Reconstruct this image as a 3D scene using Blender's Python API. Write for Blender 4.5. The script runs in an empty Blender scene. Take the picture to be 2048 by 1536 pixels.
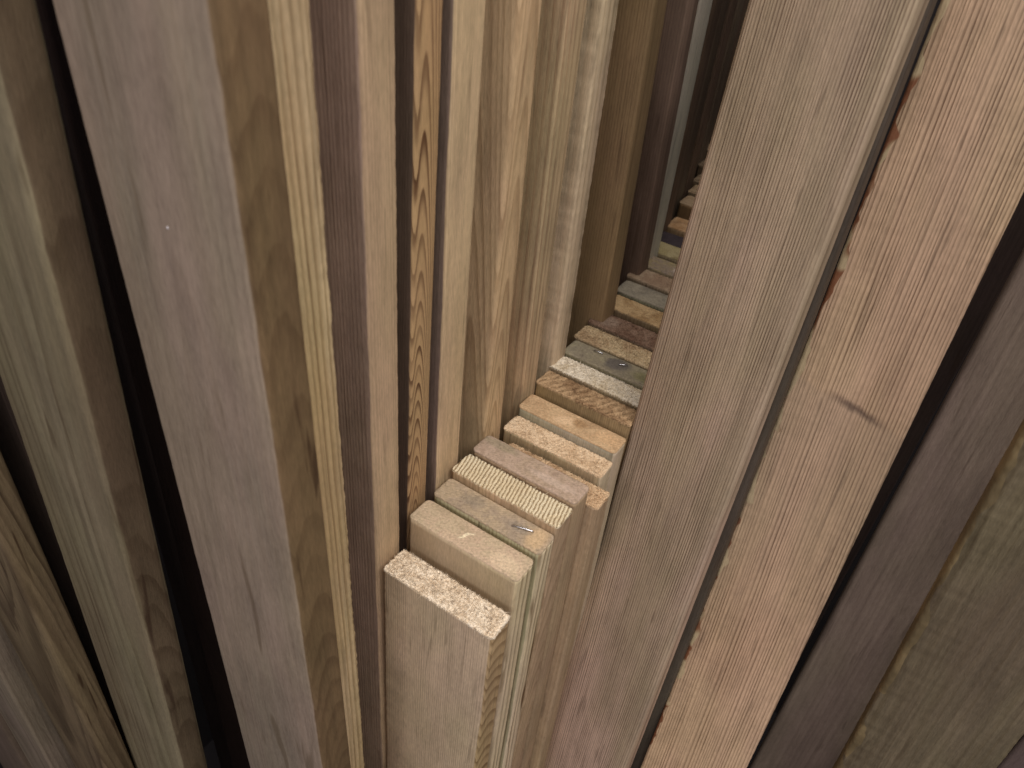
import bpy, math, random
from mathutils import Vector, Matrix, noise

# ------------------------------------------------------------------ scene, camera, light
S = bpy.context.scene
COL = S.collection
MM = 0.001
PI = math.pi

cam_d = bpy.data.cameras.new('camera'); cam = bpy.data.objects.new('camera', cam_d)
COL.objects.link(cam); S.camera = cam
F = Vector((-0.39582682, 0.69325526, -0.60226097))
R = Vector((0.82793535, 0.55313314, 0.09255695))
U = Vector((-0.39729609, 0.46199662, 0.79291546))
cam.matrix_world = Matrix(((R.x, U.x, -F.x, 0), (R.y, U.y, -F.y, 0), (R.z, U.z, -F.z, 0), (0, 0, 0, 1)))
cam_d.sensor_width = 36.0
cam_d.lens = 36.0 * 1533.77 / 2048.0
cam_d.clip_start = 0.01; cam_d.clip_end = 100
cam_d.dof.use_dof = True
cam_d.dof.focus_distance = 0.58
cam_d.dof.aperture_fstop = 11.0

S.render.engine = 'CYCLES'
S.view_settings.view_transform = 'Standard'
S.view_settings.look = 'None'
S.view_settings.exposure = -0.28
S.view_settings.gamma = 1.0

w = bpy.data.worlds.new('World'); S.world = w; w.use_nodes = True
bg = w.node_tree.nodes['Background']
bg.inputs[0].default_value = (0.95, 0.83, 0.93, 1); bg.inputs[1].default_value = 0.20

def area(name, loc, target, sx, sy, power, col):
    l = bpy.data.lights.new(name, 'AREA'); l.shape = 'RECTANGLE'; l.size = sx; l.size_y = sy
    l.energy = power; l.color = col
    o = bpy.data.objects.new(name, l); COL.objects.link(o); o.location = loc
    o.rotation_euler = (Vector(target) - Vector(loc)).to_track_quat('-Z', 'Y').to_euler()
    return o
area('unseen_lamp', (0.80, -0.15, 1.25), (-0.15, 0.40, -0.4), 1.1, 0.8, 27.0, (1.0, 0.935, 0.88))
area('unseen_lamp', (0.25, -2.1, 1.25), (-0.2, 0.35, -0.4), 1.2, 0.8, 27.0, (1.0, 0.945, 0.92))  # added fill for the front faces, unseen behind the camera
area('unseen_lamp', (-0.15, 0.75, 1.6), (-0.2, 0.65, 0.0), 0.9, 0.5, 13.0, (1.0, 0.95, 0.9))  # added fill over the far end of the row, unseen

FLOOR = -1.70

# ------------------------------------------------------------------ materials
def lin(c):
    o = []
    g = 0.3 * c[0] + 0.6 * c[1] + 0.1 * c[2]
    for v in c:
        v = g + (v - g) * 0.81
        v = v / 255.0
        o.append(v / 12.92 if v <= 0.04045 else ((v + 0.055) / 1.055) ** 2.4)
    return (o[0], o[1], o[2], 1.0)

class NT:
    def __init__(s, name):
        s.m = bpy.data.materials.new(name); s.m.use_nodes = True
        s.t = s.m.node_tree; s.n = s.t.nodes; s.l = s.t.links
        s.bsdf = s.n['Principled BSDF']
    def put(s, sock, v):
        if hasattr(v, 'is_output') or isinstance(v, bpy.types.NodeSocket): s.l.new(v, sock)
        else: sock.default_value = v
    def math(s, op, a, b=None, c=None, clamp=False):
        n = s.n.new('ShaderNodeMath'); n.operation = op; n.use_clamp = clamp
        s.put(n.inputs[0], a)
        if b is not None: s.put(n.inputs[1], b)
        if c is not None: s.put(n.inputs[2], c)
        return n.outputs[0]
    def comb(s, x, y, z):
        n = s.n.new('ShaderNodeCombineXYZ')
        for i, v in enumerate((x, y, z)): s.put(n.inputs[i], v)
        return n.outputs[0]
    def vmath(s, op, a, b=None):
        n = s.n.new('ShaderNodeVectorMath'); n.operation = op
        s.put(n.inputs[0], a)
        if b is not None: s.put(n.inputs[1], b)
        return n.outputs[0]
    def noise(s, vec, scale=1.0, detail=2.0, rough=0.5, dist=0.0):
        n = s.n.new('ShaderNodeTexNoise'); s.l.new(vec, n.inputs['Vector'])
        n.inputs['Scale'].default_value = scale; n.inputs['Detail'].default_value = detail
        n.inputs['Roughness'].default_value = rough; n.inputs['Distortion'].default_value = dist
        return n.outputs[0], n.outputs[1]
    def map(s, v, a, b, c=0.0, d=1.0, smooth=True):
        n = s.n.new('ShaderNodeMapRange'); n.interpolation_type = 'SMOOTHSTEP' if smooth else 'LINEAR'
        s.put(n.inputs[0], v); n.inputs[1].default_value = a; n.inputs[2].default_value = b
        n.inputs[3].default_value = c; n.inputs[4].default_value = d
        return n.outputs[0]
    def mix(s, f, a, b, blend='MIX'):
        n = s.n.new('ShaderNodeMix'); n.data_type = 'RGBA'; n.blend_type = blend
        s.put(n.inputs[0], f); s.put(n.inputs[6], a); s.put(n.inputs[7], b)
        return n.outputs[2]

def coords(N, seed):
    tc = N.n.new('ShaderNodeTexCoord')
    sep = N.n.new('ShaderNodeSeparateXYZ'); N.l.new(tc.outputs['Object'], sep.inputs[0])
    off = N.vmath('ADD', tc.outputs['Object'], (seed * 1.37 % 7, seed * 2.11 % 5, seed * 0.77 % 6))
    return tc.outputs['Object'], sep.outputs, off

def figure(N, x, y, z, off, early, late, tint, seed, pith=(0.35, 0.02), tilt=(0.0, 0.0), curve=0.0, ys=1.0, spacing=2.2, contrast=0.6,
           warp=1.0, wig=1.0, streak=0.5, flecks=0.3, flecktone=(70, 48, 30), tint_amt=0.7, tint_scale=1.0, fleck_scale=(190, 13), mottle=1.0):
    """solid cedar: annual rings round a pith line, so faces, edges and ends cut the same figure"""
    wv = N.vmath('MULTIPLY', off, (7, 7, 1.3))
    _, wc = N.noise(wv, 1.0, 1.5, 0.45)
    ws = N.n.new('ShaderNodeSeparateXYZ'); N.l.new(wc, ws.inputs[0])
    wx = N.math('MULTIPLY_ADD', ws.outputs[0], 0.022 * warp, -0.011 * warp)
    wy = N.math('MULTIPLY_ADD', ws.outputs[1], 0.022 * warp, -0.011 * warp)
    px = N.math('ADD', N.math('MULTIPLY_ADD', z, tilt[0], -pith[0]), N.math('ADD', x, wx))
    if curve: px = N.math('MULTIPLY_ADD', N.math('MULTIPLY', z, z), curve, px)
    py = N.math('ADD', N.math('MULTIPLY_ADD', z, tilt[1], -pith[1]), N.math('ADD', y, wy))
    if ys != 1.0: py = N.math('MULTIPLY', py, ys)
    r = N.math('SQRT', N.math('ADD', N.math('MULTIPLY', px, px), N.math('MULTIPLY', py, py)))
    wf, _ = N.noise(N.vmath('MULTIPLY', off, (45, 45, 9)), 1.0, 2.5, 0.55)
    r = N.math('MULTIPLY_ADD', wf, 0.0022 * wig, r)
    rn, _ = N.noise(N.comb(r, seed * 1.7, 0.0), 70.0, 1.0)
    ph = N.math('ADD', N.math('DIVIDE', r, spacing * MM), N.math('MULTIPLY', rn, 3.0))
    fr = N.math('FRACT', ph)
    wn = N.n.new('ShaderNodeTexWhiteNoise'); wn.noise_dimensions = '1D'
    N.l.new(N.math('FLOOR', ph), wn.inputs['W'])
    prof = N.math('MULTIPLY', N.map(fr, 0.35, 0.88), N.map(fr, 1.0, 0.92))
    late_f = N.math('MULTIPLY', prof, N.math('MULTIPLY_ADD', wn.outputs[0], 0.45, 0.55))
    pn, _ = N.noise(N.vmath('MULTIPLY', off, (40, 40, 11)), 1.0, 2.0, 0.5)      # lines fade in and out along their length
    late_f = N.math('MULTIPLY', late_f, N.map(pn, 0.30, 0.62, 0.60, 1.0))
    tn, _ = N.noise(N.vmath('MULTIPLY', off, (22 * tint_scale, 22 * tint_scale, 4.0 * tint_scale)), 1.0, 3.0, 0.55)
    base = N.mix(N.math('MULTIPLY', N.map(tn, 0.36, 0.66), tint_amt), lin(early), lin(tint))
    c = N.mix(N.math('MULTIPLY', late_f, contrast), base, lin(late))
    sn, _ = N.noise(N.vmath('MULTIPLY', off, (300, 300, 6.0)), 1.0, 3.0, 0.6)
    s2, _ = N.noise(N.vmath('MULTIPLY', off, (1000, 1000, 170)), 1.0, 2.0, 0.6)
    bn, _ = N.noise(N.vmath('MULTIPLY', off, (55, 55, 16)), 1.0, 4.0, 0.65)
    k = N.math('ADD', N.map(sn, 0.25, 0.75, 1 - 0.22 * streak, 1 + 0.18 * streak, False),
               N.map(s2, 0.25, 0.75, -0.13, 0.13, False))
    k = N.math('ADD', k, N.map(bn, 0.25, 0.75, -0.17 * mottle, 0.17 * mottle, False))
    c = N.mix(1.0, c, N.comb(k, k, k), 'MULTIPLY')
    hn, _ = N.noise(N.vmath('MULTIPLY', off, (16, 16, 5)), 1.0, 3.0, 0.6)         # pinker and yellower zones
    c = N.mix(N.map(hn, 0.35, 0.65), N.mix(1.0, c, (1.03, 0.98, 0.98, 1), 'MULTIPLY'), N.mix(1.0, c, (1.0, 0.99, 0.93, 1), 'MULTIPLY'))
    fn, _ = N.noise(N.vmath('MULTIPLY', off, (fleck_scale[0], fleck_scale[0], fleck_scale[1])), 1.0, 2.0, 0.5, 0.4)
    c = N.mix(N.math('MULTIPLY', N.map(fn, 0.62, 0.72), flecks), c, lin(flecktone))
    h = N.math('ADD', N.math('MULTIPLY', late_f, 0.45 * contrast), N.math('ADD', N.math('MULTIPLY', s2, 0.8), N.math('MULTIPLY', sn, 0.5)))
    return c, h

def wood(name, early, late, tint, seed, gouge=None, smear=False, bump=0.5, edge=None, W=89.0, **fig):
    N = NT(name)
    raw, (x, y, z), off = coords(N, seed)
    c, h = figure(N, x, y, z, off, early, late, tint, seed, **fig)
    if edge:                       # right-hand edge in its own tones, arris wandering; some faces darkened for shade
        e, l, t, ef = edge
        c2, h2 = figure(N, x, y, z, off, e, l, t, seed + 0.7, **ef)
        en, _ = N.noise(N.comb(seed, 0.0, N.math('MULTIPLY', z, 1.0)), 14.0, 3.0, 0.6)
        q = N.math('MULTIPLY_ADD', en, 0.0022, N.math('ADD', x, -0.0011))
        k2 = N.map(q, (W / 2 - 1.7) * MM, (W / 2 - 0.9) * MM)
        c = N.mix(k2, c, c2)
        h = N.math('ADD', N.math('MULTIPLY', h, N.math('SUBTRACT', 1.0, k2)), N.math('MULTIPLY', h2, k2))
    if gouge:                      # torn bark-side corner: reddish bites along one long corner
        gx, gcol, gcol2, gt, gz = gouge
        gn, _ = N.noise(N.vmath('MULTIPLY', off, (60, 0, gz)), 1.0, 2.0, 0.5)
        edge = N.math('ADD', N.math('MULTIPLY', x, gx), N.math('MULTIPLY', gn, 0.026))
        g1 = N.map(edge, gt, gt + 0.0006)
        g2, _ = N.noise(N.vmath('MULTIPLY', off, (30, 30, 22)), 1.0, 2.0, 0.5)
        c = N.mix(g1, c, N.mix(N.map(g2, 0.46, 0.54), lin(gcol), lin(gcol2)))
    if smear:                      # a knot scar drawn out across the board
        dz = N.math('ADD', z, N.math('MULTIPLY_ADD', x, 0.20, 0.3475))
        dn, _ = N.noise(N.vmath('MULTIPLY', off, (60, 60, 60)), 1.0, 3.0, 0.6)
        dz = N.math('MULTIPLY_ADD', dn, 0.010, N.math('SUBTRACT', dz, 0.005))
        a = N.map(N.math('ABSOLUTE', dz), 0.0, 0.0052, 1.0, 0.0)
        b = N.map(N.math('ABSOLUTE', N.math('SUBTRACT', x, 0.008)), 0.006, 0.030, 1.0, 0.0)
        c = N.mix(N.math('MULTIPLY', N.math('MULTIPLY', a, b), 0.75), c, lin((88, 66, 58)))
        low = N.map(dz, 0.002, -0.004)
        low = N.math('MULTIPLY', low, N.map(z, -0.62, -0.40))
        c = N.mix(N.math('MULTIPLY', low, 0.18), c, lin((176, 156, 134)))
    N.l.new(c, N.bsdf.inputs['Base Color'])
    N.bsdf.inputs['Roughness'].default_value = 0.62
    N.bsdf.inputs['Specular IOR Level'].default_value = 0.28
    bp = N.n.new('ShaderNodeBump'); bp.inputs['Distance'].default_value = 0.0006
    bp.inputs['Strength'].default_value = bump
    N.l.new(h, bp.inputs['Height']); N.l.new(bp.outputs[0], N.bsdf.inputs['Normal'])
    return N.m

def endgrain(name, c1, c2, c3, seed, kind, spots=()):
    """sawn end: c1 main, c2 patches, c3 pits or scorch"""
    N = NT(name)
    raw, (x, y, z), off = coords(N, seed)
    sc = 60 if kind == 'smooth' else 45
    a, _ = N.noise(off, sc, 4.0, 0.65, 0.6)
    b, _ = N.noise(off, 900 if kind != 'smooth' else 500, 3.0, 0.65)
    c = N.mix(N.map(a, 0.40, 0.62), lin(c1), lin(c2))
    d, _ = N.noise(N.vmath('MULTIPLY', off, (1, 1, 1)), 250, 4.0, 0.7)
    pit = N.map(d, 0.56, 0.72)
    c = N.mix(N.math('MULTIPLY', pit, 0.8 if kind == 'fuzzy' else 0.28), c, lin(c3))
    if kind == 'smooth':           # faint rings seen end on, and saw arcs
        px = N.math('SUBTRACT', x, -0.06); py = N.math('SUBTRACT', y, 0.09)
        r = N.math('SQRT', N.math('ADD', N.math('MULTIPLY', px, px), N.math('MULTIPLY', py, py)))
        fr = N.math('FRACT', N.math('ADD', N.math('DIVIDE', r, 0.0021), N.math('MULTIPLY', a, 1.5)))
        c = N.mix(N.math('MULTIPLY', N.map(fr, 0.3, 0.9), 0.22), c, lin(c3))
        e, _ = N.noise(N.comb(N.math('ADD', x, N.math('MULTIPLY', y, 0.4)), N.math('MULTIPLY', y, 0.15), seed), 260, 2.0)
        c = N.mix(N.map(e, 0.45, 0.75, 0.0, 0.3), c, lin(c2))
        g, _ = N.noise(off, 28, 2.0, 0.5, 1.0)
        c = N.mix(N.map(g, 0.55, 0.70, 0.0, 0.55), c, lin(c3))
    for (sx, sy, rx, ry, ang, col, st) in spots:
        ca, sa = math.cos(math.radians(ang)), math.sin(math.radians(ang))
        dx = N.math('ADD', N.math('MULTIPLY_ADD', a, 0.010, x), -sx * MM - 0.005); dy = N.math('ADD', N.math('MULTIPLY_ADD', d, 0.006, y), -sy * MM - 0.003)
        u = N.math('DIVIDE', N.math('ADD', N.math('MULTIPLY', dx, ca), N.math('MULTIPLY', dy, sa)), rx * MM)
        v = N.math('DIVIDE', N.math('SUBTRACT', N.math('MULTIPLY', dy, ca), N.math('MULTIPLY', dx, sa)), ry * MM)
        q = N.math('SQRT', N.math('ADD', N.math('MULTIPLY', u, u), N.math('MULTIPLY', v, v)))
        c = N.mix(N.math('MULTIPLY', N.map(q, 1.0, 0.45), st), c, lin(col))
    gain = 1.28 if kind == 'smooth' else 1.10
    k = N.map(b, 0.25, 0.75, 0.70 * gain, 1.30 * gain, False)
    c = N.mix(1.0, c, N.comb(k, k, k), 'MULTIPLY')
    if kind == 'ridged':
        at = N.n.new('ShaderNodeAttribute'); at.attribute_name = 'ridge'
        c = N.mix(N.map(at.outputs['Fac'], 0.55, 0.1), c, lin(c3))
    N.l.new(c, N.bsdf.inputs['Base Color'])
    N.bsdf.inputs['Roughness'].default_value = 0.75
    N.bsdf.inputs['Specular IOR Level'].default_value = 0.2
    bp = N.n.new('ShaderNodeBump'); bp.inputs['Distance'].default_value = 0.0008
    bp.inputs['Strength'].default_value = 0.6 if kind == 'smooth' else 0.9
    N.l.new(N.math('ADD', b, N.math('MULTIPLY', d, 1.2)), bp.inputs['Height'])
    N.l.new(bp.outputs[0], N.bsdf.inputs['Normal'])
    return N.m

def plain(name, col, rough=0.8, metal=0.0, nscale=12.0, amt=0.25):
    N = NT(name)
    raw, xyz, off = coords(N, 3)
    a, _ = N.noise(off, nscale, 5.0, 0.6)
    k = N.map(a, 0.25, 0.75, 1 - amt, 1 + amt, False)
    N.l.new(N.mix(1.0, lin(col), N.comb(k, k, k), 'MULTIPLY'), N.bsdf.inputs['Base Color'])
    N.bsdf.inputs['Roughness'].default_value = rough; N.bsdf.inputs['Metallic'].default_value = metal
    return N.m

# ------------------------------------------------------------------ geometry helpers
def link(name, verts, faces, mats, parent=None, fm=None, smooth=True):
    me = bpy.data.meshes.new(name); me.from_pydata(verts, [], faces)
    for m in (mats if isinstance(mats, (list, tuple)) else [mats]): me.materials.append(m)
    if smooth: me.polygons.foreach_set('use_smooth', [True] * len(faces))
    me.update()
    o = bpy.data.objects.new(name, me); COL.objects.link(o)
    if parent is not None: o.parent = parent
    return o

def section(W, T, r, seg=4):
    """rounded rectangle, counter-clockwise, centred; returns (x, y, corner weight)"""
    pts = []
    hx, hy = W / 2 - r, T / 2 - r
    for cx, cy, a0 in ((hx, -hy, -90), (hx, hy, 0), (-hx, hy, 90), (-hx, -hy, 180)):
        for i in range(seg + 1):
            a = math.radians(a0 + 90.0 * i / seg)
            pts.append((cx + r * math.cos(a), cy + r * math.sin(a), 1.0 if 0 < i < seg else 0.5))
        nx = {(-90): (hx + r, 0), 0: (0, hy + r), 90: (-hx - r, 0), 180: (0, -hy - r)}[a0]
        pts.append((nx[0], nx[1], 0.0))
    return pts

def body(name, W, T, zt, zb, mat, r=3.0, rag=0.15, seed=0, fine_to=-0.75, bow=0.8, cup=0.0):
    W *= MM; T *= MM; r *= MM
    sec = section(W, T, r); n = len(sec)
    zs = []
    z = zt
    step = 0.0022 if rag > 0.3 else 0.004
    while z > max(zb, zt + fine_to if zt < -0.2 else fine_to): zs.append(z); z -= step
    m = 14
    for i in range(m + 1): zs.append(z + (zb - z) * i / m)
    V = []
    for z in zs:
        bx = bow * MM * noise.noise(Vector((z * 2.2, seed, 0.3)))
        by = bow * MM * noise.noise(Vector((z * 2.2, seed, 7.3)))
        for i, (x, y, k) in enumerate(sec):
            q = 4 * (0 if x > 0 else 1) + (0 if y > 0 else 2)
            nz = noise.noise(Vector((z * 55, q * 3.1 + seed, x * 60))) * 0.6 + noise.noise(Vector((z * 230, q + seed, i * 0.35))) * 0.7
            d = rag * MM * k * nz - rag * MM * 0.4 * k
            l = math.hypot(x, y)
            V.append((x + bx + d * (1 if x > 0 else -1) * 0.7, y + by + d * (1 if y > 0 else -1), z))
    Fc = []
    for j in range(len(zs) - 1):
        for i in range(n):
            a = j * n + i; b = j * n + (i + 1) % n
            Fc.append((a + n, b + n, b, a))
    Fc.append(tuple(range(n))); L = (len(zs) - 1) * n
    Fc.append(tuple(L + i for i in range(n))[::-1])
    o = link(name, V, Fc, mat)
    for p in (len(Fc) - 1, len(Fc) - 2): o.data.polygons[p].use_smooth = False
    return o

def sawn_end(W, T, zt, mat, parent, kind, seed, r=3.0, rough=1.0, tufts=0):
    W *= MM; T *= MM; r *= MM
    rnd = random.Random(seed)
    nx, ny = (190, 46) if kind != 'smooth' else (120, 30)
    V = []; Fc = []; rid = []
    lip = 0.0010
    for j in range(ny + 1):
        for i in range(nx + 1):
            x = (i / nx - 0.5) * W; y = (j / ny - 0.5) * T
            ax, ay = abs(x) - (W / 2 - r), abs(y) - (T / 2 - r)
            if ax > 0 and ay > 0:
                l = math.hypot(ax, ay); s = max(ax, ay) / l
                x = math.copysign(W / 2 - r + ax * s, x); y = math.copysign(T / 2 - r + ay * s, y)
                ax, ay = ax * s, ay * s
                ed = r - math.hypot(ax, ay)
            else:
                ed = min(W / 2 - abs(x), T / 2 - abs(y))
            p = Vector((x * 1000 + seed * 13.1, y * 1000, seed * 1.7))
            rd = 1.0
            if kind == 'smooth':
                h = 0.22 * noise.noise(p * 0.10) + 0.10 * noise.noise(p * 0.8) + 0.05 * math.sin((x * 1000 + 0.3 * y * 1000) * 2.1 + 3 * noise.noise(p * 0.1))
                ease = 0.35
            elif kind == 'fuzzy':
                h = rough * (0.45 * noise.noise(p * 0.22) + 0.95 * noise.noise(p * 0.62) + 0.60 * noise.noise(p * 1.5))
                ease = 0.35
            elif kind == 'furrow':
                q = (x * 1000) * 0.92 - (y * 1000) * 0.55
                h = rough * (0.9 * math.sin(q * 0.95 + 2.2 * noise.noise(p * 0.12)) * (0.5 + 0.5 * noise.noise(p * 0.2)) + 0.5 * noise.noise(p * 0.9) + 0.4 * noise.noise(p * 2.1))
                ease = 0.4
            else:
                q = (x * 1000) + (y * 1000) * 0.22 + 0.9 * noise.noise(p * 0.15)
                sn = 0.5 + 0.5 * math.sin(q * 2 * PI / 2.75)
                rd = sn + 0.25 * noise.noise(p * 0.8)
                h = 0.95 * sn ** 0.8 - 0.5 + 0.16 * noise.noise(p * 1.2)
                ease = 0.3
            e = max(0.0, 1 - ed / (0.0011 if kind == 'smooth' else 0.0009))
            h -= ease * e * e
            wob = 0.0
            if ed < 1e-5: wob = (0.22 if kind == 'smooth' else 0.9) * rough * MM * (noise.noise(p * 0.9) - 0.1)
            V.append((x + math.copysign(wob, x) * (1 if abs(x) > W / 2 - r else 0), y + (math.copysign(1, y) * wob if abs(y) > T / 2 - 1e-5 else 0), zt + h * MM)); rid.append(rd)
    for j in range(ny):
        for i in range(nx):
            a = j * (nx + 1) + i
            Fc.append((a, a + 1, a + nx + 2, a + nx + 1))
    # skirt
    ring = [i for i in range(nx + 1)] + [j * (nx + 1) + nx for j in range(1, ny + 1)] + \
           [ny * (nx + 1) + i for i in range(nx - 1, -1, -1)] + [j * (nx + 1) for j in range(ny - 1, 0, -1)]
    b0 = len(V)
    for q in ring:
        x, y, z = V[q]
        V.append((x * (1 + 0.10 * MM / (W / 2)), y * (1 + 0.10 * MM / (T / 2)), zt - 0.0016 - (0.0007 * abs(noise.noise(Vector((x * 900, y * 900, seed)))) if kind != 'smooth' else 0))); rid.append(0.6)
    m = len(ring)
    for i in range(m):
        Fc.append((ring[i], b0 + i, b0 + (i + 1) % m, ring[(i + 1) % m]))
    # loose fibres torn up by the saw
    for t in range(tufts):
        if rnd.random() < 0.12:      # along the rim
            u = rnd.random() * 2 * (W + T)
            if u < W: x, y = u - W / 2, -T / 2 + rnd.random() * 0.0006
            elif u < 2 * W: x, y = u - W - W / 2, T / 2 - rnd.random() * 0.0006
            elif u < 2 * W + T: x, y = -W / 2 + rnd.random() * 0.0006, u - 2 * W - T / 2
            else: x, y = W / 2 - rnd.random() * 0.0006, u - 2 * W - T - T / 2
            x = max(-W / 2 + 0.0006, min(W / 2 - 0.0006, x))
            if abs(x) > W / 2 - r and abs(y) > T / 2 - r: x *= 0.985; y *= 0.93
            out = Vector((x / (W / 2), y / (T / 2) * 1.2, rnd.uniform(-0.5, 0.8)))
        else:
            x, y = (rnd.random() - 0.5) * (W - 0.004), (rnd.random() - 0.5) * (T - 0.002)
            out = Vector((rnd.uniform(-1, 1), rnd.uniform(-1, 1), rnd.uniform(0.2, 1.3)))
        out.normalize()
        L = rnd.uniform(0.0006, 0.0019) * rough * (2.4 if rnd.random() < 0.03 else 1.0)
        wd = rnd.uniform(0.00010, 0.00022)
        side = out.cross(Vector((rnd.uniform(-1, 1), rnd.uniform(-1, 1), rnd.uniform(-1, 1)))).normalized() * wd
        p0 = Vector((x, y, zt - 0.0003)); curl = Vector((rnd.uniform(-1, 1), rnd.uniform(-1, 1), rnd.uniform(-0.8, 0.4))) * L * 0.45
        p1 = p0 + out * L * 0.5; p2 = p0 + out * L + curl
        b = len(V)
        nrm = out.cross(side).normalized() * wd
        for P, k in ((p0, 1.0), (p1, 0.8)):
            V += [tuple(P + side * k), tuple(P - side * 0.6 * k + nrm * k), tuple(P - side * 0.6 * k - nrm * k)]
        V.append(tuple(p2)); rid += [1.0] * 7
        for i in range(3):
            j = (i + 1) % 3
            Fc.append((b + i, b + j, b + 3 + j, b + 3 + i)); Fc.append((b + 3 + i, b + 3 + j, b + 6))
    o = link('sawn_end', V, Fc, mat, parent)
    at = o.data.attributes.new('ridge', 'FLOAT', 'POINT'); at.data.foreach_set('value', rid)
    return o

def tag(o, label, cat, group=None, kind=None):
    if label: o['label'] = label
    if cat: o['category'] = cat
    if group: o['group'] = group
    if kind: o['kind'] = kind

def place(o, x, y, lean=(0, 0), yaw=0.0, zref=0.0):
    """local z = 0 sits at world height zref"""
    o.location = (x, y, zref)
    o.rotation_euler = (-math.atan(lean[1]), math.atan(lean[0]), math.radians(yaw))

# ------------------------------------------------------------------ setting
concrete = plain('concrete', (34, 30, 33), 0.9, 0, 6, 0.3)
fl = link('ground', [(-3, -2, FLOOR), (3, -2, FLOOR), (3, 3, FLOOR), (-3, 3, FLOOR)], [(0, 1, 2, 3)], concrete, smooth=False)
tag(fl, None, None, kind='structure')

# ------------------------------------------------------------------ the short boards
G_SHORT = 'short boards standing in a row with their sawn ends up'
steel = plain('staple_wire', (215, 215, 220), 0.25, 1.0, 100, 0.1)

def staple(parent, x, y, z, ang, L=11.0):
    V = []; Fc = []
    L *= MM; r = 0.00045
    path = [(-L / 2, -0.004), (-L / 2, 0.0004), (-L / 2 + 0.0009, 0.0011), (L / 2 - 0.0009, 0.0011), (L / 2, 0.0004), (L / 2, -0.004)]
    ca, sa = math.cos(ang), math.sin(ang)
    for k, (u, h) in enumerate(path):
        n0 = path[max(0, k - 1)]; n1 = path[min(len(path) - 1, k + 1)]
        tx, tz = n1[0] - n0[0], n1[1] - n0[1]; l = math.hypot(tx, tz); tx /= l; tz /= l
        for i in range(8):
            a = 2 * PI * i / 8
            du, dh, dv = -tz * r * math.cos(a), tx * r * math.cos(a), r * 1.4 * math.sin(a)
            U_, V_ = u + du, dv
            V.append((x + U_ * ca - V_ * sa, y + U_ * sa + V_ * ca, z + h + dh))
    for k in range(len(path) - 1):
        for i in range(8):
            a = k * 8 + i; b = k * 8 + (i + 1) % 8
            Fc.append((a, b, b + 8, a + 8))
    return link('staple', V, Fc, steel, parent)

VERT = dict(pith=(0.42, 0.05), spacing=1.9)
EDGEC = dict(pith=(0.012, 0.001), tilt=(0.10, 0.004), spacing=3.0)
FLAT = dict(pith=(0.0, -0.03), tilt=(0.01, 0.10), spacing=4.0)
RIFT = dict(pith=(-0.16, 0.10), spacing=2.6)
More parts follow.
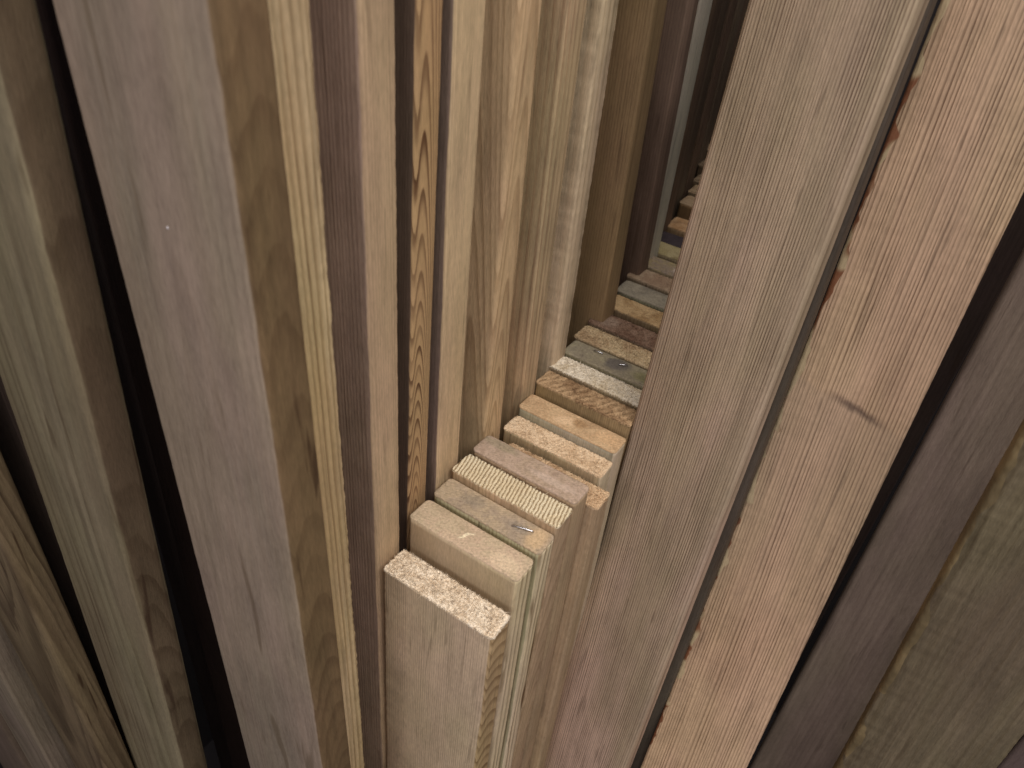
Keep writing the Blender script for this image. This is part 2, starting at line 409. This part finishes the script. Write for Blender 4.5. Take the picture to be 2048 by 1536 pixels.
# left x, front y, top z, thickness, end kind, end colours, rough, tufts, body (early, late, tint), figure, label
SHORT = [
 (-224.9, 250.0, -413.5, 21.4, 'fuzzy', (248, 230, 202), (232, 208, 174), (142, 112, 84), 1.1, 6000,
  ((228, 202, 168), (146, 120, 92), (210, 188, 152)), dict(pith=(-0.5, 0.03), spacing=1.8, contrast=0.5, wig=0.3, warp=0.4, streak=0.15),
  'nearest and lowest of the short boards, with a coarse frayed pale tan end'),
 (-228.7, 280.4, -391.1, 21.6, 'smooth', (186, 164, 130), (192, 164, 134), (158, 138, 106), 0.5, 500,
  ((206, 184, 148), (166, 144, 106), (190, 168, 130)), dict(RIFT, contrast=0.15, streak=0.15, flecks=0.1, mottle=0.6),
  'short board with smooth olive tan end and pale scratch, just behind the frayed front one'),
 (-228.2, 306.2, -389.0, 20.6, 'smooth', (172, 150, 118), (158, 138, 114), (130, 112, 92), 0.5, 300,
  ((190, 182, 142), (128, 98, 60), (176, 170, 128)), dict(RIFT, contrast=0.5, flecks=0.9),
  'short board, olive end holding one bent staple, in front of the cream ribbed end'),
 (-228.6, 328.2, -382.4, 21.4, 'ridged', (236, 220, 182), (228, 208, 166), (166, 138, 98), 1.0, 900,
  ((206, 176, 138), (140, 106, 74), (188, 158, 122)), dict(EDGEC, contrast=0.5),
  'short board whose cream end is ribbed with saw ridges from side to side'),
 (-229.8, 354.4, -382.0, 21.6, 'smooth', (176, 150, 128), (166, 142, 116), (146, 118, 98), 0.4, 120,
  ((196, 166, 130), (140, 110, 82), (180, 152, 120)), dict(RIFT, contrast=0.35),
  'short board with a smooth pinkish grey end, right behind the cream ribbed one'),
 (-222.0, 378.4, -402.0, 21.0, 'fuzzy', (224, 190, 146), (208, 170, 126), (150, 114, 78), 1.1, 2600,
  ((196, 168, 128), (150, 118, 80), (186, 160, 124)), dict(RIFT, contrast=0.35),
  'sunken short board, only its frayed right corner showing behind the pinkish grey end'),
 (-233.4, 402.4, -394.8, 20.6, 'fuzzy', (232, 202, 162), (216, 182, 140), (160, 124, 88), 0.8, 3400,
  ((194, 176, 138), (150, 122, 88), (184, 164, 130)), dict(RIFT, contrast=0.3),
  'short board with fuzzy peach coloured end, in front of the smooth orange brown end'),
 (-234.4, 424.2, -386.5, 21.2, 'smooth', (196, 162, 118), (182, 146, 104), (146, 112, 76), 0.6, 500,
  ((176, 170, 142), (138, 124, 96), (168, 158, 138)), dict(VERT, contrast=0.35),
  'short board with a smooth orange brown end, in front of the dark furrowed end'),
 (-239.1, 458.0, -384.0, 21.6, 'furrow', (190, 154, 110), (152, 116, 78), (98, 70, 46), 1.0, 2600,
  ((182, 152, 104), (140, 106, 64), (172, 142, 98)), dict(VERT, spacing=1.7, contrast=0.6, wig=0.2),
  'short board with a rough brown end torn into dark diagonal furrows'),
 (-244.0, 487.0, -385.0, 21.4, 'fuzzy', (236, 222, 196), (218, 198, 162), (160, 136, 104), 0.9, 4200,
  ((170, 150, 112), (130, 104, 70), (160, 140, 108)), RIFT,
  'short board with the whitest frayed end, just behind the brown furrowed one'),
 (-246.0, 514.0, -385.0, 24.0, 'smooth', (156, 144, 112), (140, 128, 104), (104, 92, 76), 0.4, 150,
  ((140, 132, 96), (104, 92, 62), (130, 122, 92)), RIFT,
  'short board with a grey green end holding two shiny staples'),
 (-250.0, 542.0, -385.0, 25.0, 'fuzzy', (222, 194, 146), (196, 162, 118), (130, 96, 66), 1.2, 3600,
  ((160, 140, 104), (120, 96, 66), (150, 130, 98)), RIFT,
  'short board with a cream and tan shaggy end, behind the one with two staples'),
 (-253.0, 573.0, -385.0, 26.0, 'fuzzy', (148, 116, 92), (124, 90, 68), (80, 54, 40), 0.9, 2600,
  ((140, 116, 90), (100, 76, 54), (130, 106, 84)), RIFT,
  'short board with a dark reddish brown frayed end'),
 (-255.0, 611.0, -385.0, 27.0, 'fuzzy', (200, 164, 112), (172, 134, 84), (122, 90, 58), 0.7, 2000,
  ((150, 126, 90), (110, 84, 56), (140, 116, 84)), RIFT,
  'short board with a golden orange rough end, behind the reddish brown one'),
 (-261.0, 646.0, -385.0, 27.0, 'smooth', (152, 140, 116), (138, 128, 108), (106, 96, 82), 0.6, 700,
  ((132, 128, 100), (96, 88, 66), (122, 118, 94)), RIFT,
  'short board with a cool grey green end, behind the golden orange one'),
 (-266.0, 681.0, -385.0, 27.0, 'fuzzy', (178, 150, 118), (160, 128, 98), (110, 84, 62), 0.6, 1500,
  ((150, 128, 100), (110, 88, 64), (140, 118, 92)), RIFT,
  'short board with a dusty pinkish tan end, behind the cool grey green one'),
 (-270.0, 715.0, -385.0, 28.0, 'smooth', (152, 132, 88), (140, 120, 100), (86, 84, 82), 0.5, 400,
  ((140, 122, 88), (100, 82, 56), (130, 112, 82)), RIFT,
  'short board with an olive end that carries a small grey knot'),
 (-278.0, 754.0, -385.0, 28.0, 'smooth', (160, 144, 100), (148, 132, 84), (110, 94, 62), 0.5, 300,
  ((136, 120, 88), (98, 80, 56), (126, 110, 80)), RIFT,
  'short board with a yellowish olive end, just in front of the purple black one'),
 (-287.0, 792.0, -389.0, 27.0, 'smooth', (66, 56, 58), (56, 47, 50), (38, 31, 34), 0.5, 100,  # end much darker than its neighbours
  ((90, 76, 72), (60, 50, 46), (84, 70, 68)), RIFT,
  'short board with a purple black end far down the row'),
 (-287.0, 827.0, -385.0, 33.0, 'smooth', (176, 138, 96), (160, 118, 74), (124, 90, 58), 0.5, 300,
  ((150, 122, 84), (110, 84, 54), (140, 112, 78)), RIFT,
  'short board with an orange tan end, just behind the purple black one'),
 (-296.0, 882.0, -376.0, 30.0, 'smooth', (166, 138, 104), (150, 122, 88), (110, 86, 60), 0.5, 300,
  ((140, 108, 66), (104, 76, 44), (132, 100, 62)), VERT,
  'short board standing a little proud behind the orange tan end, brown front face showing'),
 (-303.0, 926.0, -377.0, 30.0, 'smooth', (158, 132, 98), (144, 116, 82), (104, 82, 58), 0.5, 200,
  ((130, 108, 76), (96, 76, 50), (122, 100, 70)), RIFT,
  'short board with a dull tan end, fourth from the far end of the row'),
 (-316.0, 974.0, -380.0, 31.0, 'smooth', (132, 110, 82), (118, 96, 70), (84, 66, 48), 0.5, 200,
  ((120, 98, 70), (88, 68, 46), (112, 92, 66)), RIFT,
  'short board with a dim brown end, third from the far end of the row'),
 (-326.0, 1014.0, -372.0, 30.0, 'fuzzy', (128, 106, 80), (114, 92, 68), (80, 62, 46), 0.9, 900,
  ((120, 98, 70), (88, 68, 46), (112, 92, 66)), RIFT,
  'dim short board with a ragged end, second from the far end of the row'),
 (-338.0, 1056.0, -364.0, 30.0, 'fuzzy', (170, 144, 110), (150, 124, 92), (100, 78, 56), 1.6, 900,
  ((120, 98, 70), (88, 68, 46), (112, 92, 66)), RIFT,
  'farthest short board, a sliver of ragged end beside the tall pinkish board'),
]
SPOTS = {2: [(-4, -1, 6, 1.6, 60, (226, 210, 172), 0.9), (-1, 3, 4, 1.0, 35, (222, 206, 168), 0.8), (30, -3, 16, 9, 0, (212, 186, 150), 0.6)],
         3: [(36, 0, 10, 14, 0, (200, 166, 120), 0.7), (22, 1, 12, 5, 0, (118, 110, 100), 0.35), (-18, 2, 12, 7, 10, (128, 116, 98), 0.5)],
         5: [(-30, 6, 22, 6, 0, (142, 128, 100), 0.7), (20, -2, 26, 5, 0, (190, 166, 146), 0.6)],
         8: [(-6, -2, 12, 7, 30, (216, 180, 136), 0.7), (6, 2, 7, 7, 0, (150, 112, 70), 0.7), (32, 0, 14, 9, 0, (202, 160, 112), 0.5)],
         11: [(4, 2, 16, 12, 20, (92, 86, 84), 0.7), (34, 0, 18, 10, 0, (128, 122, 76), 0.7)],
         13: [(-30, 0, 14, 12, 0, (160, 134, 112), 0.8)],
         17: [(-2, 0, 7, 9, 0, (178, 158, 142), 0.9), (14, 0, 12, 12, 0, (96, 98, 96), 0.9)]}
EDGES = {1: ((214, 182, 130), (124, 90, 52), (200, 170, 120), dict(pith=(-0.02, 0.0), tilt=(0.16, 0.01), spacing=2.2, contrast=0.85, wig=0.6, warp=0.6)),
         2: ((250, 230, 190), (140, 108, 64), (232, 214, 166), dict(pith=(-0.2, 0.16), spacing=3.2, contrast=0.85, flecks=1.0, wig=2.2, streak=0.7, fleck_scale=(100, 7), flecktone=(132, 98, 58))),
         3: ((250, 230, 192), (140, 108, 64), (232, 212, 168), dict(pith=(-0.2, 0.16), spacing=3.2, contrast=0.85, flecks=1.0, wig=2.2, streak=0.7, fleck_scale=(100, 7), flecktone=(126, 92, 54))),
         7: ((222, 204, 170), (180, 158, 124), (210, 192, 160), dict(pith=(-0.2, 0.16), spacing=3.0, contrast=0.3)),
         8: ((212, 194, 164), (176, 154, 126), (200, 182, 152), dict(pith=(-0.2, 0.16), spacing=3.0, contrast=0.3))}
for i, (x, y, z, T, kind, c1, c2, c3, rough, tufts, (e, l, t), fig, label) in enumerate(SHORT):
    n = i + 1
    fig = dict(fig)
    m = wood('cedar_side', e, l, t, n * 3.3 + 1, edge=EDGES.get(n), **fig)
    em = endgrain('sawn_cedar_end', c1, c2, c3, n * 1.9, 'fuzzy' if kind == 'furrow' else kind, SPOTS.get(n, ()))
    W = 89.0
    rr = 3.4 if kind == 'smooth' else 2.4
    o = body('short_board', W, T, -0.0010, (FLOOR - z * MM), m, r=rr, rag=0.22 if kind == 'smooth' else 0.4, seed=n, fine_to=-0.45, bow=0.5)
    o.location = ((x + W / 2) * MM, (y + T / 2) * MM, z * MM)
    rnd = random.Random(n)
    o.rotation_euler = (0, 0, math.radians(rnd.uniform(-0.7, 0.7) if n > 8 else 0))
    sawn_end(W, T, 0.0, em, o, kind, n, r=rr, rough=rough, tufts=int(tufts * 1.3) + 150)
    if n == 3: staple(o, 0.0235, 0.0010, 0.0002, math.radians(16), 15.5)
    if n == 11:
        staple(o, -0.018, 0.0065, 0.0003, math.radians(4), 9.0); staple(o, 0.009, 0.0035, 0.0003, math.radians(25), 8.0)
    tag(o, label, 'board', G_SHORT)

# ------------------------------------------------------------------ the tall boards
G_LEFT = 'tall boards standing along the left of the short row'
G_FARLEFT = 'tall boards at the left edge beyond the dark gap'
G_RIGHT = 'tall boards standing on the right'

def tall(xr, y, T, W, lean, mat, label, group, ztop=0.30, rag=0.15, r=3.0, yaw=0.0, bow=0.8, seed=None, side='r'):
    """xr: right face x (mm) at camera height, y: front face (mm)"""
    seed = seed if seed is not None else abs(xr) * 0.37 + y * 0.11
    cx = xr - W / 2 if side == 'r' else xr + W / 2
    k = math.sqrt(1 + lean[0] ** 2 + lean[1] ** 2)
    o = body('tall_board', W, T, ztop, FLOOR * k, mat, r=r, rag=rag, seed=seed, fine_to=-0.80, bow=bow)
    place(o, cx * MM, (y + T / 2) * MM, lean, yaw)
    tag(o, label, 'board', group)
    return o

# big grey brown board on the left: face towards us, brown edge to its right
big = tall(-216, 164, 25, 89, (-0.0327, 0.005), wood('cedar_grey_face', (166, 147, 127), (132, 112, 90), (144, 134, 114), 11,
     pith=(0.0, -0.05), tilt=(0.0, 0.05), spacing=5.0, contrast=0.25, flecks=0.55, streak=0.5, flecktone=(112, 92, 66), warp=1.8, fleck_scale=(75, 9), edge=((134, 108, 74), (84, 58, 36), (116, 96, 64), dict(pith=(-0.01, 0.0), tilt=(0.07, 0.01),      spacing=2.2, contrast=0.4, flecks=0.75, streak=0.7, flecktone=(70, 44, 26), warp=1.2, wig=1.6, fleck_scale=(120, 11)))),
     'wide pinkish grey board with smooth face and knotty brown edge, right of the dark gap', G_LEFT, bow=0.5)
sp = []
sf = []
for j in range(5):
    for i in range(10):
        a = 2 * PI * i / 10; b = PI * j / 8
        sp.append((0.0006 * math.cos(a) * math.cos(b), -0.0005 * math.sin(b), 0.0008 * math.sin(a) * math.cos(b)))
for j in range(4):
    for i in range(10): sf.append((j * 10 + i, j * 10 + (i + 1) % 10, (j + 1) * 10 + (i + 1) % 10, (j + 1) * 10 + i))
spk = link('resin_bead', sp, sf, plain('resin', (240, 236, 240), 0.2), big)
spk.location = (-0.0009, -0.0126, -0.146)

tall(-235, 202, 23, 89, (-0.018, 0), wood('cedar_honey', (222, 198, 150), (146, 112, 66), (206, 172, 116), 21, pith=(-0.02, 0.10), tilt=(0.0, 0.012), spacing=3.4,
     contrast=0.75, wig=1.2, streak=0.7, flecks=0.25),
     'honey yellow board with a ragged corner, right of the wide pinkish grey board', G_LEFT, rag=0.7, r=1.6)
tb = tall(-235.5, 250, 25, 89, (-0.012, 0), wood('cedar_plum_shaded_face', (176, 150, 130), (112, 90, 76), (156, 134, 116), 33, pith=(-0.40, 0.03), spacing=2.4,  # face painted darker than its edge, standing in for low light
     contrast=0.75, streak=0.4, wig=0.35, warp=0.5, edge=((216, 184, 144), (150, 118, 86), (200, 170, 132), dict(pith=(0.10, 0.30), spacing=1.9,      contrast=0.35, streak=0.5, wig=0.5))),
     'light tan edged board with purplish ribbed face, beside the frayed front short board', G_LEFT, rag=0.3)
tall(-235.5, 289, 20, 89, (0.0, 0), wood('cedar_shaded_face', (112, 92, 76), (82, 62, 48), (98, 80, 66), 41, pith=(-0.4, 0.03), spacing=2.4, contrast=0.5,  # front face colour darkened as shade in the gap; edge keeps wood tone
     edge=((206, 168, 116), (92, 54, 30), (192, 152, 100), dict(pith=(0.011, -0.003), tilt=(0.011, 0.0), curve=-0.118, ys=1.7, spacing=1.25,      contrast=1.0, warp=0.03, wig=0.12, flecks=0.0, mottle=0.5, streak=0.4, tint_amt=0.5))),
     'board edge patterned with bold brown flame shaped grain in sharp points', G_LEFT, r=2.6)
tall(-235, 316, 27, 89, (-0.006, 0), wood('cedar_shaded_face', (138, 116, 102), (100, 80, 66), (122, 102, 90), 50, pith=(-0.4, 0.03), spacing=2.4, contrast=0.5,  # front sliver's shade put into the face colour, edge left pale
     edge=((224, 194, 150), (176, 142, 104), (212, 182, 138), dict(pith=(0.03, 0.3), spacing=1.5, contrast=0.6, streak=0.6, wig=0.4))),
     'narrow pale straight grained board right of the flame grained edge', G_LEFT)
tall(-239, 378, 24, 89, (-0.012, 0), wood('cedar_cathedral', (224, 188, 142), (140, 100, 62), (204, 172, 128), 61, pith=(0.010, 0.001), tilt=(0.03, 0.0), curve=-0.07, ys=1.6, spacing=2.6,
     contrast=0.6, warp=0.8, wig=0.8, streak=0.5, flecks=0.15),
     'tan board with long looping brown grain lines, third right of the flame grained one', G_LEFT)
tall(-241, 437, 24, 89, (-0.004, 0), wood('cedar_rust_line', (208, 176, 134), (128, 84, 56), (168, 150, 112), 71, pith=(0.10, 0.10), spacing=4.2, contrast=0.5, streak=0.9, wig=0.6),
     'tan board with fine rust red vertical lines beside its corner', G_LEFT)
tall(-244, 487, 24, 89, (-0.008, 0), wood('cedar_sage', (206, 184, 148), (156, 122, 84), (190, 168, 134), 81, pith=(0.08, 0.12), spacing=5.0, contrast=0.4, streak=0.9),
     'sage grey board with a fuzzy pale corner, left of the wide olive brown one', G_LEFT, rag=0.7, r=2.0)
tall(-252, 580, 26, 89, (-0.03, 0), wood('cedar_olive_brown', (164, 134, 92), (116, 88, 54), (146, 120, 80), 91, pith=(0.25, 0.12), spacing=2.4, contrast=0.45, streak=0.6),
     'wide olive brown board showing its face, left of the dark maroon one', G_LEFT)
tall(-267, 688, 25, 89, (-0.03, 0), wood('cedar_maroon', (150, 124, 104), (84, 62, 48), (110, 88, 70), 101, pith=(0.3, 0.10), spacing=2.4, contrast=0.4),
     'dark maroon brown board in shade left of the pale grey strip', G_LEFT)
tall(-268, 722, 34, 89, (-0.012, 0), wood('cedar_grey_strip', (206, 200, 180), (172, 162, 140), (196, 188, 168), 111, pith=(0.3, 0.10), spacing=2.2, contrast=0.3),
     'pale grey strip of a board standing among dark ones near the far end', G_LEFT)
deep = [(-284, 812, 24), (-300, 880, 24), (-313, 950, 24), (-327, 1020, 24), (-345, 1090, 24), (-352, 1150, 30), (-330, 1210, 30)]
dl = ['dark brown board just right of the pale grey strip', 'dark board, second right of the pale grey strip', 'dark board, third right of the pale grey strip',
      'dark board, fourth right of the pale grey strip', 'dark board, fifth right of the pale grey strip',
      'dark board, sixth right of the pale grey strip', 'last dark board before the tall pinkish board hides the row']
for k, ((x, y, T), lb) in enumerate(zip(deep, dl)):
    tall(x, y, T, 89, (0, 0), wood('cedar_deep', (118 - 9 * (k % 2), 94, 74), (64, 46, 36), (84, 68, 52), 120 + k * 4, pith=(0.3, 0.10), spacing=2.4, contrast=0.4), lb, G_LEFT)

# far left, beyond the dark gap
ga = tall(-307, 143.3, 22, 88, (0.0429, 0.0137), wood('cedar_green_face', (142, 132, 102), (88, 72, 46), (122, 108, 82), 201, pith=(0.03, 0.04), tilt=(0.02, 0.015), spacing=6.0, contrast=0.5,
     flecks=0.6, streak=0.7, flecktone=(84, 66, 42), warp=1.4, fleck_scale=(110, 9), edge=((112, 96, 72), (72, 54, 36), (98, 80, 60), dict(pith=(-0.02, 0.0), tilt=(0.06, 0.01),      spacing=3.0, contrast=0.5, flecks=0.7, streak=0.6, flecktone=(66, 44, 30), warp=1.8, wig=2.0, fleck_scale=(110, 9)))),
     'greenish weathered board with a brown edge, directly left of the dark gap', G_FARLEFT, r=4.5, bow=0.6, ztop=0.10)
tall(-420, 109, 21, 89, (-0.0047, -0.003), wood('cedar_streaked', (128, 110, 80), (64, 46, 28), (116, 98, 72), 211, pith=(0.0, 0.05), tilt=(0.0, 0.06), spacing=5.0, contrast=0.8,
     flecks=0.8, streak=0.9, flecktone=(64, 42, 24), warp=1.6, wig=2),
     'tan board with dark ragged streaks in the lower left, second left of the dark gap', G_FARLEFT, r=3.5, ztop=0.12)
tall(-516, 96, 21, 89, (0.0, 0), wood('cedar_corner', (140, 126, 108), (90, 74, 56), (126, 112, 92), 221, pith=(0.0, 0.06), spacing=4.0, contrast=0.5, flecks=0.4),
     'board at the very lower left corner, third left of the dark gap', G_FARLEFT, ztop=0.12)
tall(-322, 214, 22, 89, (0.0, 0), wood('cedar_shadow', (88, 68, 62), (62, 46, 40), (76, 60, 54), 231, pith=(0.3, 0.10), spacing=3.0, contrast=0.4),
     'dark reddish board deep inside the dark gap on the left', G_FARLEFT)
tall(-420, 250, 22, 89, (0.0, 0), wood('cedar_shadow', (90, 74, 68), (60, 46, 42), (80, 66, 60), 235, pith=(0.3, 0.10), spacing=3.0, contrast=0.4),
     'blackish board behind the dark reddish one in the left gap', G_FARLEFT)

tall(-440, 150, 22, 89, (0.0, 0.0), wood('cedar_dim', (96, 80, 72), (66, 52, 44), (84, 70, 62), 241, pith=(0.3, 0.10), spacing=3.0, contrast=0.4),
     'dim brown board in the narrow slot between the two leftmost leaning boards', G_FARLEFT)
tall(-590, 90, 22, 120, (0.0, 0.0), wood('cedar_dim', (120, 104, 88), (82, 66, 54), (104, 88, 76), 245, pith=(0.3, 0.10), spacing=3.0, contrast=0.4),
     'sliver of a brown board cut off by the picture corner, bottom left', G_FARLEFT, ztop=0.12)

# right hand boards
tall(-150.4, 487, 24, 91.5, (-0.0148, 0.084), wood('cedar_pink_ribbed', (220, 190, 166), (104, 80, 62), (182, 162, 132), 301, pith=(-0.55, 0.10), spacing=1.9,
     contrast=1.0, warp=0.35, wig=0.3, streak=0.35, tint_amt=0.9, tint_scale=0.7),
     'tall pinkish board with fine ribbed grain, hiding the right of the short row', G_RIGHT, side='l', r=4.0, bow=0.6, yaw=-7.0)
tall(-65.1, 606, 22, 89, (-0.0235, 0.2155), wood('cedar_salmon', (224, 188, 150), (110, 76, 48), (208, 172, 136), 311, pith=(-0.30, 0.06), tilt=(0.025, 0.01), spacing=2.5,
     contrast=0.9, warp=0.6, wig=0.5, streak=0.35, gouge=(-1.0, (150, 92, 58), (210, 184, 138), 0.0537, 34), smear=True),
     'salmon coloured board with torn red bites down its left corner and a dark knot scar', G_RIGHT, side='l', r=3.0, bow=1.2, rag=0.5)
tall(-59.5, 517, 22, 89, (-0.016, 0.084), wood('cedar_slate', (96, 86, 74), (70, 60, 50), (84, 74, 64), 305, pith=(0.3, 0.1), spacing=2.2, contrast=0.4),
     'grey edge of a board just peeping out between the tall pinkish and the salmon board', G_RIGHT)
tall(46, 640, 22, 89, (-0.012, 0.04), wood('cedar_mauve', (166, 146, 130), (124, 104, 90), (140, 122, 108), 321, pith=(0.2, 0.20), spacing=4.0, contrast=0.3, streak=0.6),
     'dim mauve grey board set back between the salmon board and the olive board', G_RIGHT, side='l', r=5)
tall(62.5, 435, 22, 89, (-0.0607, -0.0367), wood('cedar_olive', (136, 124, 96), (98, 82, 52), (116, 102, 82), 331, pith=(-0.4, 0.05), spacing=6.0, contrast=0.35, streak=0.9, flecks=0.3,
     gouge=(-1.0, (158, 136, 92), (132, 114, 78), 0.0540, 22)),
     'olive board in the lower right corner with a rough golden left edge', G_RIGHT, side='l', rag=0.8, r=3.0, bow=1.5)
tall(212, 560, 22, 89, (-0.02, 0.0), wood('cedar_mauve', (120, 102, 100), (86, 70, 64), (106, 90, 86), 341, pith=(0.2, 0.20), spacing=4.0, contrast=0.3),
     'dark mauve board just showing right of the olive board in the lower right corner', G_RIGHT, side='l')
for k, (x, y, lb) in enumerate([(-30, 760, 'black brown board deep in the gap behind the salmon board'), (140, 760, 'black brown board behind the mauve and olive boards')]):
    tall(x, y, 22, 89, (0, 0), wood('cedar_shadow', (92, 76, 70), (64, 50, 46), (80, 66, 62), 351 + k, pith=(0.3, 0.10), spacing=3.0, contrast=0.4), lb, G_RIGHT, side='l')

# dark rack added behind the boards to keep the gaps black
dark = plain('dark_painted_panel', (44, 38, 40), 0.85, 0, 5, 0.2)
def boxm(name, x0, x1, y0, y1, z0, z1, mat, parent):
    v = [(x, y, z) for z in (z0, z1) for y in (y0, y1) for x in (x0, x1)]
    f = [(0, 2, 3, 1), (4, 5, 7, 6), (0, 1, 5, 4), (2, 6, 7, 3), (0, 4, 6, 2), (1, 3, 7, 5)]
    return link(name, v, f, mat, parent, smooth=False)
rk = bpy.data.objects.new('added_dark_rack', None); COL.objects.link(rk)
tag(rk, 'added dark rack enclosing all the boards, there to keep the gaps black', 'rack')
rk.location = (0, 1.28, FLOOR)
boxm('back_panel', -0.9, 0.9, 0.0, 0.03, 0.0, 2.2, dark, rk)
boxm('side_panel', -0.94, -0.903, -1.2, 0.03, 0.0, 2.2, dark, rk)
boxm('side_panel', 0.903, 0.94, -1.2, 0.03, 0.0, 2.2, dark, rk)
